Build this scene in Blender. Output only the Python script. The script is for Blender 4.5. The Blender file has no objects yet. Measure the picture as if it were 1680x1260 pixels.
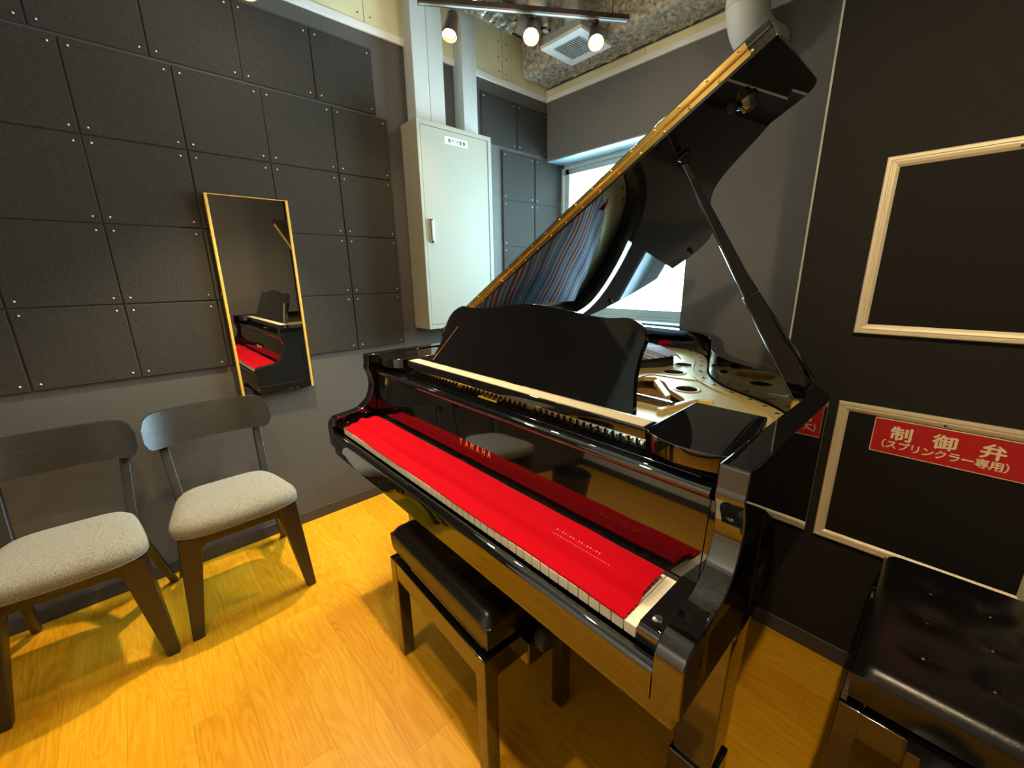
import bpy, bmesh, math, random
from mathutils import Vector, Matrix
random.seed(7)
R = math.radians
S = bpy.context.scene
COL = S.collection

# ------------------------------------------------------------------ camera
cam_d = bpy.data.cameras.new('camera'); cam = bpy.data.objects.new('camera', cam_d); COL.objects.link(cam)
cam_d.sensor_fit = 'HORIZONTAL'; cam_d.sensor_width = 36.0; cam_d.lens = 668.5/1680*36; cam_d.clip_start = .02; cam_d.clip_end = 100
def cam_axes(yaw, pitch, roll):
    f = Vector((-math.sin(yaw), math.cos(yaw), 0)); r = Vector((math.cos(yaw), math.sin(yaw), 0)); u = Vector((0, 0, 1))
    f2 = f*math.cos(pitch) - u*math.sin(pitch); u2 = u*math.cos(pitch) + f*math.sin(pitch)
    return r*math.cos(roll) + u2*math.sin(roll), u2*math.cos(roll) - r*math.sin(roll), f2
r_, u_, f_ = cam_axes(R(47.26), R(14.93), R(-.87))
cam.matrix_world = Matrix(((r_.x, u_.x, -f_.x, 0), (r_.y, u_.y, -f_.y, 0), (r_.z, u_.z, -f_.z, 1.281), (0, 0, 0, 1)))
S.camera = cam

# ------------------------------------------------------------------ world, window light, exposure
W = bpy.data.worlds.new('sky'); S.world = W; W.use_nodes = True
bg = W.node_tree.nodes['Background']; bg.inputs[0].default_value = (.54, .82, 1.0, 1); bg.inputs[1].default_value = 41.0
pl_ = bpy.data.lights.new('window_portal', 'AREA'); pl_.shape = 'RECTANGLE'; pl_.size = 1.1; pl_.size_y = 1.08; pl_.cycles.is_portal = True
po = bpy.data.objects.new('window_portal', pl_); COL.objects.link(po); po.location = (-1.66, 2.64, 1.52); po.rotation_euler = (R(90), 0, R(180))
po.rotation_euler = (R(-90), 0, 0)
S.view_settings.view_transform = 'Standard'; S.view_settings.look = 'None'; S.view_settings.exposure = 0.25; S.view_settings.gamma = 1.0
S.view_settings.use_curve_mapping = False
LAMP_W = 39.0                    # watts of each spot lamp
WARM = (1.0, .76, .46)

# ------------------------------------------------------------------ materials
def nodes(name):
    m = bpy.data.materials.new(name); m.use_nodes = True
    return m, m.node_tree.nodes, m.node_tree.links, m.node_tree.nodes['Principled BSDF']
def pmat(name, col, rough=.5, metal=0, coat=0, spec=.5, var=0, vscale=20, bump=0, bscale=200, stretch=None, emit=None, estr=0, sheen=0):
    m, N, L, b = nodes(name)
    b.inputs['Base Color'].default_value = (*col, 1); b.inputs['Roughness'].default_value = rough; b.inputs['Metallic'].default_value = metal
    b.inputs['Coat Weight'].default_value = coat; b.inputs['Coat Roughness'].default_value = .03; b.inputs['Specular IOR Level'].default_value = spec
    b.inputs['Sheen Weight'].default_value = sheen
    if emit: b.inputs['Emission Color'].default_value = (*emit, 1); b.inputs['Emission Strength'].default_value = estr
    if var or bump:
        tc = N.new('ShaderNodeTexCoord'); mp = N.new('ShaderNodeMapping'); L.new(tc.outputs['Object'], mp.inputs[0])
        if stretch: mp.inputs['Scale'].default_value = stretch
    if var:
        n = N.new('ShaderNodeTexNoise'); n.inputs['Scale'].default_value = vscale; n.inputs['Detail'].default_value = 6; L.new(mp.outputs[0], n.inputs['Vector'])
        cr = N.new('ShaderNodeValToRGB'); cr.color_ramp.elements[0].position = .3; cr.color_ramp.elements[1].position = .7
        cr.color_ramp.elements[0].color = (*[c*(1-var) for c in col], 1); cr.color_ramp.elements[1].color = (*[min(1, c*(1+var)) for c in col], 1)
        L.new(n.outputs['Fac'], cr.inputs[0]); L.new(cr.outputs[0], b.inputs['Base Color'])
    if bump:
        n2 = N.new('ShaderNodeTexNoise'); n2.inputs['Scale'].default_value = bscale; n2.inputs['Detail'].default_value = 4; L.new(mp.outputs[0], n2.inputs['Vector'])
        bp = N.new('ShaderNodeBump'); bp.inputs['Strength'].default_value = bump; bp.inputs['Distance'].default_value = .002
        L.new(n2.outputs['Fac'], bp.inputs['Height']); L.new(bp.outputs[0], b.inputs['Normal'])
    return m
M = {}
M['black'] = pmat('piano_black_polyester', (.0025, .0025, .003), .03, spec=1.0); M['black'].node_tree.nodes['Principled BSDF'].inputs['IOR'].default_value = 1.7
M['desk_black'] = pmat('music_desk_black', (.004, .004, .005), .06, spec=.6, bump=.02, bscale=30)
M['cream_felt'] = pmat('cream_felt_strip', (.50, .46, .33), .9)
M['white_key'] = pmat('key_acrylic', (.78, .74, .60), .25)
M['brass'] = pmat('brass', (.80, .52, .14), .28, metal=1, bump=.1, bscale=60)
M['gold_plate'] = pmat('gold_plate_paint', (.66, .53, .22), .42, metal=.35, bump=.05, bscale=300)
M['soundboard'] = pmat('spruce', (.42, .22, .08), .5, var=.25, vscale=12, stretch=(2, 40, 2))
M['string'] = pmat('string_copper', (.65, .38, .2), .3, metal=1)
M['pin'] = pmat('tuning_pin_blued', (.05, .05, .055), .35, metal=1)
M['red_felt'] = pmat('red_felt', (.41, .0010, .008), 1.0, spec=.08, var=.08, vscale=300, bump=.5, bscale=900)
M['thread'] = pmat('pale_thread', (.80, .16, .18), .6)
M['label_gold'] = pmat('gold_label', (.90, .62, .08), .4, metal=.15)
M['gold_letter'] = pmat('gold_letter', (.95, .45, .16), .35, metal=.6)
M['rubber'] = pmat('black_rubber', (.012, .012, .013), .6)
M['chrome'] = pmat('chrome', (.75, .75, .75), .15, metal=1)
M['caster'] = pmat('brass_caster', (.6, .42, .15), .3, metal=1)
M['felt_panel'] = pmat('charcoal_felt', (.047, .0445, .039), 1.0, spec=.1, var=.28, vscale=260, bump=.5, bscale=500)
M['paint_left'] = pmat('grey_wallpaper_left', (.105, .101, .090), .75, spec=.25, var=.06, vscale=120, bump=.12, bscale=500)
M['paint_front'] = pmat('grey_wallpaper_window_wall', (.165, .160, .150), .8, spec=.2, var=.06, vscale=120, bump=.12, bscale=500)
M['paint_right'] = pmat('black_wallpaper_right', (.021, .0200, .0185), .85, spec=.15, var=.1, vscale=150, bump=.12, bscale=500)
M['paint_back'] = pmat('cream_paint', (.62, .58, .46), .7, var=.03, vscale=4)
M['baseboard'] = pmat('vinyl_baseboard', (.045, .045, .045), .45)
M['white_trim'] = pmat('white_rail', (.90, .90, .84), .5)
M['gypsum'] = pmat('yellow_gypsum_board', (.86, .80, .50), .85, var=.12, vscale=5)
M['rockwool'] = pmat('sprayed_rock_wool', (.50, .45, .36), 1, spec=.05, var=.6, vscale=45)
M['pinhead'] = pmat('pin_head', (.85, .82, .75), .3, metal=.4)
M['cabinet'] = pmat('cabinet_cream_enamel', (.37, .36, .285), .65, spec=.25)
M['duct'] = pmat('duct_white_pvc', (.52, .57, .56), .4)
M['label_white'] = pmat('label_white', (.85, .87, .85), .4)
M['ink'] = pmat('label_ink', (.03, .03, .035), .6)
M['win_frame'] = pmat('window_aluminium', (.60, .68, .66), .35, metal=.2)
M['sill'] = pmat('white_sill', (.27, .39, .44), .35)
M['mirror'] = pmat('mirror_glass', (.80, .84, .84), .01, metal=1)
M['frame_gold'] = pmat('brushed_gold_frame', (.90, .55, .10), .4, metal=.25)
M['alu'] = pmat('champagne_aluminium', (.78, .70, .50), .42, metal=.3, bump=.25, bscale=300, stretch=(1, 1, 1))
M['panel_black'] = pmat('access_panel_black', (.012, .011, .010), .8, spec=.2)
M['sign_red'] = pmat('sign_red', (.50, .008, .014), .45)
M['sign_ivory'] = pmat('sign_ivory', (.85, .72, .48), .5)
M['leather'] = pmat('black_vinyl_leather', (.006, .006, .006), .29, spec=.6, bump=.15, bscale=350)
M['bench_wood'] = pmat('bench_black_lacquer', (.005, .004, .004), .07, spec=1.0); M['bench_wood'].node_tree.nodes['Principled BSDF'].inputs['IOR'].default_value = 1.65
M['chair_wood'] = pmat('black_stained_ash', (.017, .015, .012), .36, spec=.7, var=.45, vscale=10, bump=.35, bscale=10, stretch=(8, 1, 60))
M['fabric'] = pmat('grey_tweed', (.235, .225, .175), .95, spec=.1, var=.55, vscale=380, bump=.8, bscale=700, sheen=.2)
M['lamp_body'] = pmat('lamp_bronze_black', (.05, .035, .02), .4, metal=.3)
M['track'] = pmat('track_dark_brown', (.045, .028, .018), .5)
M['lens'] = pmat('lamp_lens', (1, .9, .7), .4, emit=(1, .80, .48), estr=30)
M['vent_white'] = pmat('vent_white', (.92, .94, .92), .45)
M['vent_grey'] = pmat('vent_grille_grey', (.40, .43, .40), .6)
M['foil'] = pmat('aluminium_foil', (.75, .74, .70), .22, metal=1, bump=1.0, bscale=45)
M['duct_white'] = pmat('duct_tape_white', (.55, .60, .58), .5, bump=.2, bscale=30)
M['bin'] = pmat('bin_plastic', (.012, .012, .013), .35)
M['dark_bar'] = pmat('damper_and_hole_shade', (.02, .017, .014), .6)

def floor_mat():
    m, N, L, b = nodes('oak_vinyl_plank')
    tc = N.new('ShaderNodeTexCoord'); oi = N.new('ShaderNodeObjectInfo')
    off = N.new('ShaderNodeVectorMath'); off.operation = 'MULTIPLY_ADD'; off.inputs[1].default_value = (1, 1, 1)
    cx = N.new('ShaderNodeCombineXYZ'); mul = N.new('ShaderNodeMath'); mul.operation = 'MULTIPLY'; mul.inputs[1].default_value = 37.0
    L.new(oi.outputs['Random'], mul.inputs[0]); L.new(mul.outputs[0], cx.inputs[0]); L.new(mul.outputs[0], cx.inputs[1])
    L.new(tc.outputs['Object'], off.inputs[0]); L.new(cx.outputs[0], off.inputs[2])
    mp = N.new('ShaderNodeMapping'); mp.inputs['Scale'].default_value = (1.1, 7, 1); L.new(off.outputs[0], mp.inputs[0])
    n1 = N.new('ShaderNodeTexNoise'); n1.inputs['Scale'].default_value = 1.5; n1.inputs['Detail'].default_value = 2; n1.inputs['Distortion'].default_value = .5; L.new(mp.outputs[0], n1.inputs['Vector'])
    rings = N.new('ShaderNodeMath'); rings.operation = 'MULTIPLY'; rings.inputs[1].default_value = 85; L.new(n1.outputs['Fac'], rings.inputs[0])
    sn = N.new('ShaderNodeMath'); sn.operation = 'SINE'; L.new(rings.outputs[0], sn.inputs[0])
    mp2 = N.new('ShaderNodeMapping'); mp2.inputs['Scale'].default_value = (4, 120, 1); L.new(off.outputs[0], mp2.inputs[0])
    n2 = N.new('ShaderNodeTexNoise'); n2.inputs['Scale'].default_value = 1.5; n2.inputs['Detail'].default_value = 5; L.new(mp2.outputs[0], n2.inputs['Vector'])
    r1 = N.new('ShaderNodeMapRange'); r1.inputs[1].default_value = -1; r1.inputs[2].default_value = 1; r1.inputs[3].default_value = .40; r1.inputs[4].default_value = .52; L.new(sn.outputs[0], r1.inputs[0])
    mx = N.new('ShaderNodeMath'); mx.operation = 'MULTIPLY_ADD'; mx.inputs[1].default_value = .45; L.new(n2.outputs['Fac'], mx.inputs[0]); 
    L.new(r1.outputs[0], mx.inputs[2])
    ad = N.new('ShaderNodeMath'); ad.operation = 'MULTIPLY_ADD'; ad.inputs[1].default_value = .16; L.new(oi.outputs['Random'], ad.inputs[0]); L.new(mx.outputs[0], ad.inputs[2])
    cr = N.new('ShaderNodeValToRGB'); e = cr.color_ramp.elements
    e[0].position = .42; e[0].color = (.42, .155, .003, 1); e[1].position = 1.0; e[1].color = (.80, .43, .020, 1)
    k = e.new(.68); k.color = (.64, .295, .005, 1)
    L.new(ad.outputs[0], cr.inputs[0]); L.new(cr.outputs[0], b.inputs['Base Color'])
    b.inputs['Roughness'].default_value = .42; b.inputs['Specular IOR Level'].default_value = .30
    bp = N.new('ShaderNodeBump'); bp.inputs['Strength'].default_value = .12; bp.inputs['Distance'].default_value = .001; L.new(mx.outputs[0], bp.inputs['Height']); L.new(bp.outputs[0], b.inputs['Normal'])
    return m
M['plank'] = floor_mat()
def stripe_mat():
    m, N, L, b = nodes('striped_wool')
    tc = N.new('ShaderNodeTexCoord'); sp = N.new('ShaderNodeSeparateXYZ'); L.new(tc.outputs['Object'], sp.inputs[0])
    md = N.new('ShaderNodeMath'); md.operation = 'PINGPONG'; md.inputs[1].default_value = .17; L.new(sp.outputs[1], md.inputs[0])
    sc = N.new('ShaderNodeMath'); sc.operation = 'MULTIPLY'; sc.inputs[1].default_value = 1/.17; L.new(md.outputs[0], sc.inputs[0])
    cr = N.new('ShaderNodeValToRGB'); cr.color_ramp.interpolation = 'CONSTANT'; e = cr.color_ramp.elements
    cols = [(.25, .22, .27), (.50, .56, .66), (.20, .22, .30), (.72, .70, .68), (.30, .28, .34), (.55, .60, .70), (.15, .2, .3), (.45, .52, .62), (.80, .78, .75), (.55, .04, .08), (.80, .75, .45), (.60, .08, .12), (.28, .15, .2), (.75, .72, .72), (.35, .30, .36)]
    e[0].color = (*cols[0], 1); e[1].position = 1/15; e[1].color = (*cols[1], 1)
    for i in range(2, 15):
        k = e.new(i/15 + (.012 if i % 3 else -.012)); k.color = (*cols[i], 1)
    n = N.new('ShaderNodeTexNoise'); n.inputs['Scale'].default_value = 250; L.new(tc.outputs['Object'], n.inputs['Vector'])
    mr = N.new('ShaderNodeMapRange'); mr.inputs[3].default_value = .55; mr.inputs[4].default_value = 1.35; L.new(n.outputs['Fac'], mr.inputs[0])
    vm = N.new('ShaderNodeVectorMath'); vm.operation = 'SCALE'; L.new(sc.outputs[0], cr.inputs[0]); L.new(cr.outputs[0], vm.inputs[0]); L.new(mr.outputs[0], vm.inputs['Scale'])
    L.new(vm.outputs[0], b.inputs['Base Color']); b.inputs['Roughness'].default_value = .95
    bp = N.new('ShaderNodeBump'); bp.inputs['Strength'].default_value = .6; bp.inputs['Distance'].default_value = .002; L.new(n.outputs['Fac'], bp.inputs['Height']); L.new(bp.outputs[0], b.inputs['Normal'])
    return m
M['stripe'] = stripe_mat()
def glass_mat():
    m = bpy.data.materials.new('window_glass'); m.use_nodes = True; N = m.node_tree.nodes; L = m.node_tree.links
    N.remove(N['Principled BSDF']); t = N.new('ShaderNodeBsdfTransparent'); t.inputs[0].default_value = (.95, .98, .97, 1); g = N.new('ShaderNodeBsdfGlossy'); g.inputs['Roughness'].default_value = .02
    f = N.new('ShaderNodeFresnel'); f.inputs[0].default_value = 1.45; mx = N.new('ShaderNodeMixShader')
    L.new(f.outputs[0], mx.inputs[0]); L.new(t.outputs[0], mx.inputs[1]); L.new(g.outputs[0], mx.inputs[2]); L.new(mx.outputs[0], N['Material Output'].inputs[0])
    return m
M['glass'] = glass_mat()

# ------------------------------------------------------------------ mesh helpers
def BM(): return bmesh.new()
def add_box(bm, lo, hi, bev=0, seg=2, mat=None):
    g = bmesh.ops.create_cube(bm, size=1)
    c = [(a+b)/2 for a, b in zip(lo, hi)]; s = [abs(b-a) for a, b in zip(lo, hi)]
    for v in g['verts']:
        v.co = Vector((v.co.x*s[0]+c[0], v.co.y*s[1]+c[1], v.co.z*s[2]+c[2]))
    if bev:
        es = list({e for v in g['verts'] for e in v.link_edges})
        r = bmesh.ops.bevel(bm, geom=es, offset=bev, segments=seg, affect='EDGES', profile=.5)
        vs = list({v for f in r['faces'] for v in f.verts} | {v for v in g['verts'] if v.is_valid})
    else: vs = g['verts']
    if mat is not None:
        for v in vs: v.co = mat @ v.co
    return bm
def add_cyl(bm, p0, p1, r0, r1=None, n=16, caps=True):
    p0 = Vector(p0); p1 = Vector(p1); r1 = r0 if r1 is None else r1
    d = (p1-p0).normalized(); a = d.orthogonal().normalized(); b = d.cross(a)
    A = [bm.verts.new(p0 + (a*math.cos(2*math.pi*i/n) + b*math.sin(2*math.pi*i/n))*r0) for i in range(n)]
    B = [bm.verts.new(p1 + (a*math.cos(2*math.pi*i/n) + b*math.sin(2*math.pi*i/n))*r1) for i in range(n)]
    for i in range(n): bm.faces.new((A[i], A[(i+1) % n], B[(i+1) % n], B[i]))
    if caps: bm.faces.new(A[::-1]); bm.faces.new(B)
    return bm
def add_tube(bm, pts, rad, n=12, caps=True):
    pts = [Vector(p) for p in pts]; rings = []; prev = None
    for i, p in enumerate(pts):
        t = (pts[min(i+1, len(pts)-1)] - pts[max(i-1, 0)]).normalized()
        a = t.orthogonal().normalized() if prev is None else (prev - t*prev.dot(t)).normalized()
        prev = a; b = t.cross(a); r = rad[i] if isinstance(rad, (list, tuple)) else rad
        rings.append([bm.verts.new(p + (a*math.cos(2*math.pi*k/n) + b*math.sin(2*math.pi*k/n))*r) for k in range(n)])
    for A, B in zip(rings, rings[1:]):
        for k in range(n): bm.faces.new((A[k], A[(k+1) % n], B[(k+1) % n], B[k]))
    if caps: bm.faces.new(rings[0][::-1]); bm.faces.new(rings[-1])
    return bm
def add_lathe(bm, prof, axis_p, axis_d, n=20):
    p = Vector(axis_p); d = Vector(axis_d).normalized(); a = d.orthogonal().normalized(); b = d.cross(a); rings = []
    for r, h in prof:
        if r < 1e-6: rings.append([bm.verts.new(p + d*h)])
        else: rings.append([bm.verts.new(p + d*h + (a*math.cos(2*math.pi*k/n) + b*math.sin(2*math.pi*k/n))*r) for k in range(n)])
    for A, B in zip(rings, rings[1:]):
        for k in range(n):
            k2 = (k+1) % n
            if len(A) == 1 and len(B) == 1: break
            if len(A) == 1: bm.faces.new((A[0], B[k2], B[k]))
            elif len(B) == 1: bm.faces.new((A[k], A[k2], B[0]))
            else: bm.faces.new((A[k], A[k2], B[k2], B[k]))
    return bm
def add_prism(bm, outline, f0, f1, holes=()):
    """outline: 2D points; f0/f1: maps (a,b)->3D for the two caps"""
    loops = [outline] + list(holes)
    tops, bots = [], []
    for lp in loops:
        tops.append([bm.verts.new(f1(*p)) for p in lp]); bots.append([bm.verts.new(f0(*p)) for p in lp])
    for T, B in zip(tops, bots):
        k = len(T)
        for i in range(k): bm.faces.new((B[i], B[(i+1) % k], T[(i+1) % k], T[i]))
    if not holes:
        bm.faces.new(tops[0]); bm.faces.new(bots[0][::-1])
    else:
        for LL in (tops, bots):
            es = []
            for T in LL:
                for i in range(len(T)):
                    e = bm.edges.get((T[i], T[(i+1) % len(T)])); es.append(e)
            bmesh.ops.triangle_fill(bm, edges=es, use_beauty=True)
    return bm
def obj(name, bm, mat, parent=None, smooth=None, bev=0, seg=2, sub=0):
    bmesh.ops.recalc_face_normals(bm, faces=bm.faces)
    me = bpy.data.meshes.new(name); bm.to_mesh(me); bm.free()
    o = bpy.data.objects.new(name, me); COL.objects.link(o)
    me.materials.append(M[mat] if isinstance(mat, str) else mat)
    if parent: o.parent = parent
    if smooth is not None:
        for p in me.polygons: p.use_smooth = True
        me.set_sharp_from_angle(angle=R(smooth))
    if bev:
        b = o.modifiers.new('bevel', 'BEVEL'); b.width = bev; b.segments = seg; b.limit_method = 'ANGLE'; b.angle_limit = R(40)
        for p in me.polygons: p.use_smooth = True
        if smooth is None: me.set_sharp_from_angle(angle=R(180))
        wn = o.modifiers.new('wn', 'WEIGHTED_NORMAL'); wn.keep_sharp = True
    if sub:
        s = o.modifiers.new('sub', 'SUBSURF'); s.levels = sub; s.render_levels = sub
        for p in me.polygons: p.use_smooth = True
    return o
def box(name, lo, hi, mat, parent=None, bev=0, seg=2):
    return obj(name, add_box(BM(), lo, hi), mat, parent, bev=bev, seg=seg)
def thing(name, label, cat, loc=(0, 0, 0), rotz=0, group=None):
    o = bpy.data.objects.new(name, None); COL.objects.link(o); o.empty_display_size = .1
    o.location = loc; o.rotation_euler = (0, 0, rotz); tag(o, label, cat, group); return o
def tag(o, label, cat, group=None):
    o['label'] = label; o['category'] = cat
    if group: o['group'] = group
    return o
def struct(o): o['kind'] = 'structure'; return o
def stuff(o): o['kind'] = 'stuff'; return o
def dup(o, parent=None, label=None):
    c = o.copy(); COL.objects.link(c)
    if parent: c.parent = parent
    if label: c['label'] = label
    for ch in list(o.children): dup(ch, c)
    return c
def text_mesh(name, body, size, mat, parent, matrix, extrude=.0006, bold=0):
    cu = bpy.data.curves.new(name, 'FONT'); cu.body = body; cu.size = size; cu.extrude = extrude; cu.align_x = 'LEFT'
    t = bpy.data.objects.new(name+'_tmp', cu); COL.objects.link(t)
    bpy.context.view_layer.update()
    m0 = bpy.data.meshes.new_from_object(t.evaluated_get(bpy.context.evaluated_depsgraph_get()))
    bpy.data.objects.remove(t); bpy.data.curves.remove(cu)
    bm = BM()
    for k, (dx, dy) in enumerate(((0, 0), (1, 0), (-1, 0), (0, 1), (0, -1)) if bold else ((0, 0),)):   # thickened strokes
        n0 = len(bm.verts); bm.from_mesh(m0); bm.verts.ensure_lookup_table()
        for v in bm.verts[n0:]: v.co += Vector((dx*bold, dy*bold, k*.00003))
    bpy.data.meshes.remove(m0)
    me = bpy.data.meshes.new(name); bm.to_mesh(me); bm.free()
    me.materials.clear(); me.materials.append(M[mat])
    o = bpy.data.objects.new(name, me); COL.objects.link(o); o.parent = parent; o.matrix_local = matrix
    return o
def spline(pts, n=6, closed=False):
    P = [Vector((*p, 0)) if len(p) == 2 else Vector(p) for p in pts]; out = []; k = len(P)
    rng = range(k) if closed else range(k-1)
    for i in rng:
        p0 = P[(i-1) % k] if closed else P[max(i-1, 0)]; p1 = P[i]; p2 = P[(i+1) % k]; p3 = P[(i+2) % k] if closed else P[min(i+2, k-1)]
        for j in range(n):
            t = j/n; out.append(.5*((2*p1)+(-p0+p2)*t+(2*p0-5*p1+4*p2-p3)*t*t+(-p0+3*p1-3*p2+p3)*t**3))
    if not closed: out.append(P[-1])
    return [(q.x, q.y) for q in out] if len(pts[0]) == 2 else out
def offset_path(pts, d):
    out = []
    for i, p in enumerate(pts):
        a = Vector(pts[max(i-1, 0)]); b = Vector(pts[min(i+1, len(pts)-1)]); t = (b-a).normalized()
        out.append((p[0]-t.y*d, p[1]+t.x*d))
    return out

# ------------------------------------------------------------------ room
XL, YF, YR, XC = -2.2, 2.403, 1.53, -.345       # left wall, window wall, shaft wall, shaft corner
YB, XE, ZC = -1.75, 1.15, 2.75
def wallbox(name, lo, hi, mat): return struct(box(name, lo, hi, mat))
fl = wallbox('floor', (XL-.1, YB-.1, -.1), (XE+.1, YF+.3, -.004), 'baseboard')
# planks
PW, PLn, G = .1445, .918, .0004
pm = add_box(BM(), (0, 0, -.004), (PLn-G, PW-G, 0))
master = None; pi = 0
rows = int((YF-YB)/PW)+2
for r in range(rows):
    y0 = .4905 + (r-16)*PW
    if y0 > YF or y0+PW < YB: continue
    x0 = -.808 - PLn*5 + (r*.37 % 1)*PLn*(1 if r != 15 else 0)
    while x0 < XE:
        a, b = max(x0, XL+.001), min(x0+PLn, XE-.001); c, d = max(y0, YB+.001), min(y0+PW, YF-.001)
        if b-a > .02 and d-c > .01 and not (a > XC and c > YR):
            if abs(b-a-PLn) < 1e-4 and abs(d-c-PW) < 1e-4:
                if master is None: master = obj('plank', pm, 'plank', fl); o = master
                else: o = master.copy(); COL.objects.link(o)
            else: o = obj('plank', add_box(BM(), (0, 0, -.004), (b-a-G, d-c-G, 0)), 'plank', fl)
            o.location = (a, c, 0)
        x0 += PLn
wl = wallbox('wall_left', (XL-.1, YB-.1, 0), (XL, 2.72, 2.9), 'paint_left')
wf = struct(bpy.data.objects.new('wall_front', None)); 
bm = BM()
add_box(bm, (XL, YF, 2.07), (0, YF+.17, 2.9)); add_box(bm, (-1.113, YF, 0), (0, YF+.17, 2.07)); add_box(bm, (XL, YF, 0), (-1.113, YF+.17, .955))
bpy.data.objects.remove(wf)
wf = struct(obj('wall_front', bm, 'paint_front'))
wr = wallbox('wall_right', (XC, YR, 0), (XE+.1, YF-.001, 2.9), 'paint_right')
box('corner_bead', (XC-.002, YR-.002, .08), (XC+.003, YR+.003, 2.6), 'vent_grey', wr)
we = wallbox('wall_end', (XE, YB-.1, 0), (XE+.1, YR, 2.9), 'paint_front')
wb = wallbox('wall_back', (XL, YB-.1, 0), (XE, YB, 2.9), 'paint_back')
def baseboard(name, lo, hi, axis):
    bm = add_box(BM(), lo, hi); return struct(obj(name, bm, 'baseboard', bev=.003))
baseboard('baseboard_left', (XL, YB, 0), (XL+.006, YF, .062), 1)
baseboard('baseboard_right', (XC, YR-.006, 0), (XE, YR, .062), 0)
baseboard('baseboard_front', (XL, YF-.006, 0), (XC, YF, .062), 0)
baseboard('baseboard_back', (XL, YB, 0), (XE, YB+.006, .062), 0)
# rail trims and upper gypsum boards
struct(box('trim_1', (XL, YB, 2.432), (XL+.016, YF-.016, 2.466), 'white_trim', bev=.003))
struct(box('trim_2', (XL, YF-.016, 2.432), (XC, YF, 2.466), 'white_trim', bev=.003))
for a, b in ((-1.6, -.7), (-.695, .196), (.199, 1.09), (1.093, 1.984), (1.987, YF)):
    o = box('gypsum_board', (XL, a, 2.467), (XL+.009, b, 2.735), 'gypsum', wl, bev=.001)
    bm = BM()
    for yy in (a+.03, b-.03):
        for zz in (2.5, 2.58, 2.66): add_cyl(bm, (XL+.0085, yy, zz), (XL+.0098, yy, zz), .004, n=8)
    obj('screw_heads', bm, 'rubber', o)
box('gypsum_board', (XL+.009, YF-.009, 2.467), (-1.45, YF, 2.506), 'gypsum', wf, bev=.001)
box('gypsum_board', (-1.447, YF-.009, 2.467), (-.97, YF, 2.506), 'gypsum', wf, bev=.001)
# ceiling: sprayed rock wool slab and beam
def rough_sheet(bm, f, nx, ny, amp, seed):
    rnd = random.Random(seed); V = [[bm.verts.new(f(i/nx, j/ny, amp*rnd.random()*(0 if i in (0, nx) or j in (0, ny) else 1))) for j in range(ny+1)] for i in range(nx+1)]
    for i in range(nx):
        for j in range(ny): bm.faces.new((V[i][j], V[i+1][j], V[i+1][j+1], V[i][j+1]))
bm = BM(); rough_sheet(bm, lambda a, b, h: (XL+a*(XE-XL), YB+b*(YF+.1-YB), ZC-h), 150, 170, .025, 1)
ceil = struct(obj('ceiling', bm, 'rockwool', smooth=180))
bm = BM()
rough_sheet(bm, lambda a, b, h: (XL+.012+a*(XE-XL), 2.15+b*(YF-.008-2.15), 2.522-h), 170, 14, .022, 2)
rough_sheet(bm, lambda a, b, h: (XL+.012+a*(XE-XL), 2.15-h, 2.522+b*.25), 170, 12, .022, 3)
struct(obj('trim_3', bm, 'rockwool', smooth=180))
box('ceiling_slab', (XL-.1, YB-.1, ZC+.005), (XE+.1, YF+.3, ZC+.1), 'rockwool', ceil)

# felt panels with pins
T = .0092
def felt_panels():
    cols = [-.895, -.600, -.303, -.008, .289, .585, .885]; rows_ = [.903, 1.195, 1.487, 1.780, 2.073]
    cells = []
    for i in range(len(cols)-1):
        for j in range(4): cells.append((cols[i], cols[i+1], rows_[j], rows_[j+1]))
    for j in range(4): cells.append((.885, 1.168, rows_[j], rows_[j+1]))
    tops = [-.66, -.365, -.068, .230, .526, .820]
    for a, b in zip(tops, tops[1:]): cells.append((a, b, 2.079, 2.366))
    cells.append((.820, 1.112, 2.079, 2.366))
    for a, b in ((1.802, 2.104), (2.107, YF-.002)): cells.append((a, b, 2.086, 2.366))
    for j in range(4):
        z1 = 2.070-.298*j; z0 = max(z1-.298, .98)
        for a, b in ((1.968, 2.273), (2.276, 2.575)): cells.append((a, b, z0, z1))
    cache = {}
    for a, b, c, d in cells:
        w, h = round(b-a-.004, 4), round(d-c-.004, 4)
        key = (w, h)
        if key not in cache:
            o = obj('felt_panel', add_box(BM(), (0, 0, 0), (T, w, h), .0025, 2), 'felt_panel', wl)
            bm = BM()
            for yy in (.022, w-.022):
                for zz in (.022, h-.022): add_lathe(bm, [(.0034, 0), (.0030, .0014), (.0014, .0022), (0, .0024)], (T, yy, zz), (1, 0, 0), 8)
            p = obj('corner_pins', bm, 'pinhead', o, smooth=60); cache[key] = o
        else:
            o = cache[key].copy(); COL.objects.link(o); p = cache[key].children[0].copy(); COL.objects.link(p); p.parent = o
        jt = random.uniform(-.0012, .0012)
        o.location = (XL+.0002, a+.002+jt, c+.002); o.rotation_euler = (random.uniform(-.002, .002), 0, 0)
felt_panels()

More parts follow.
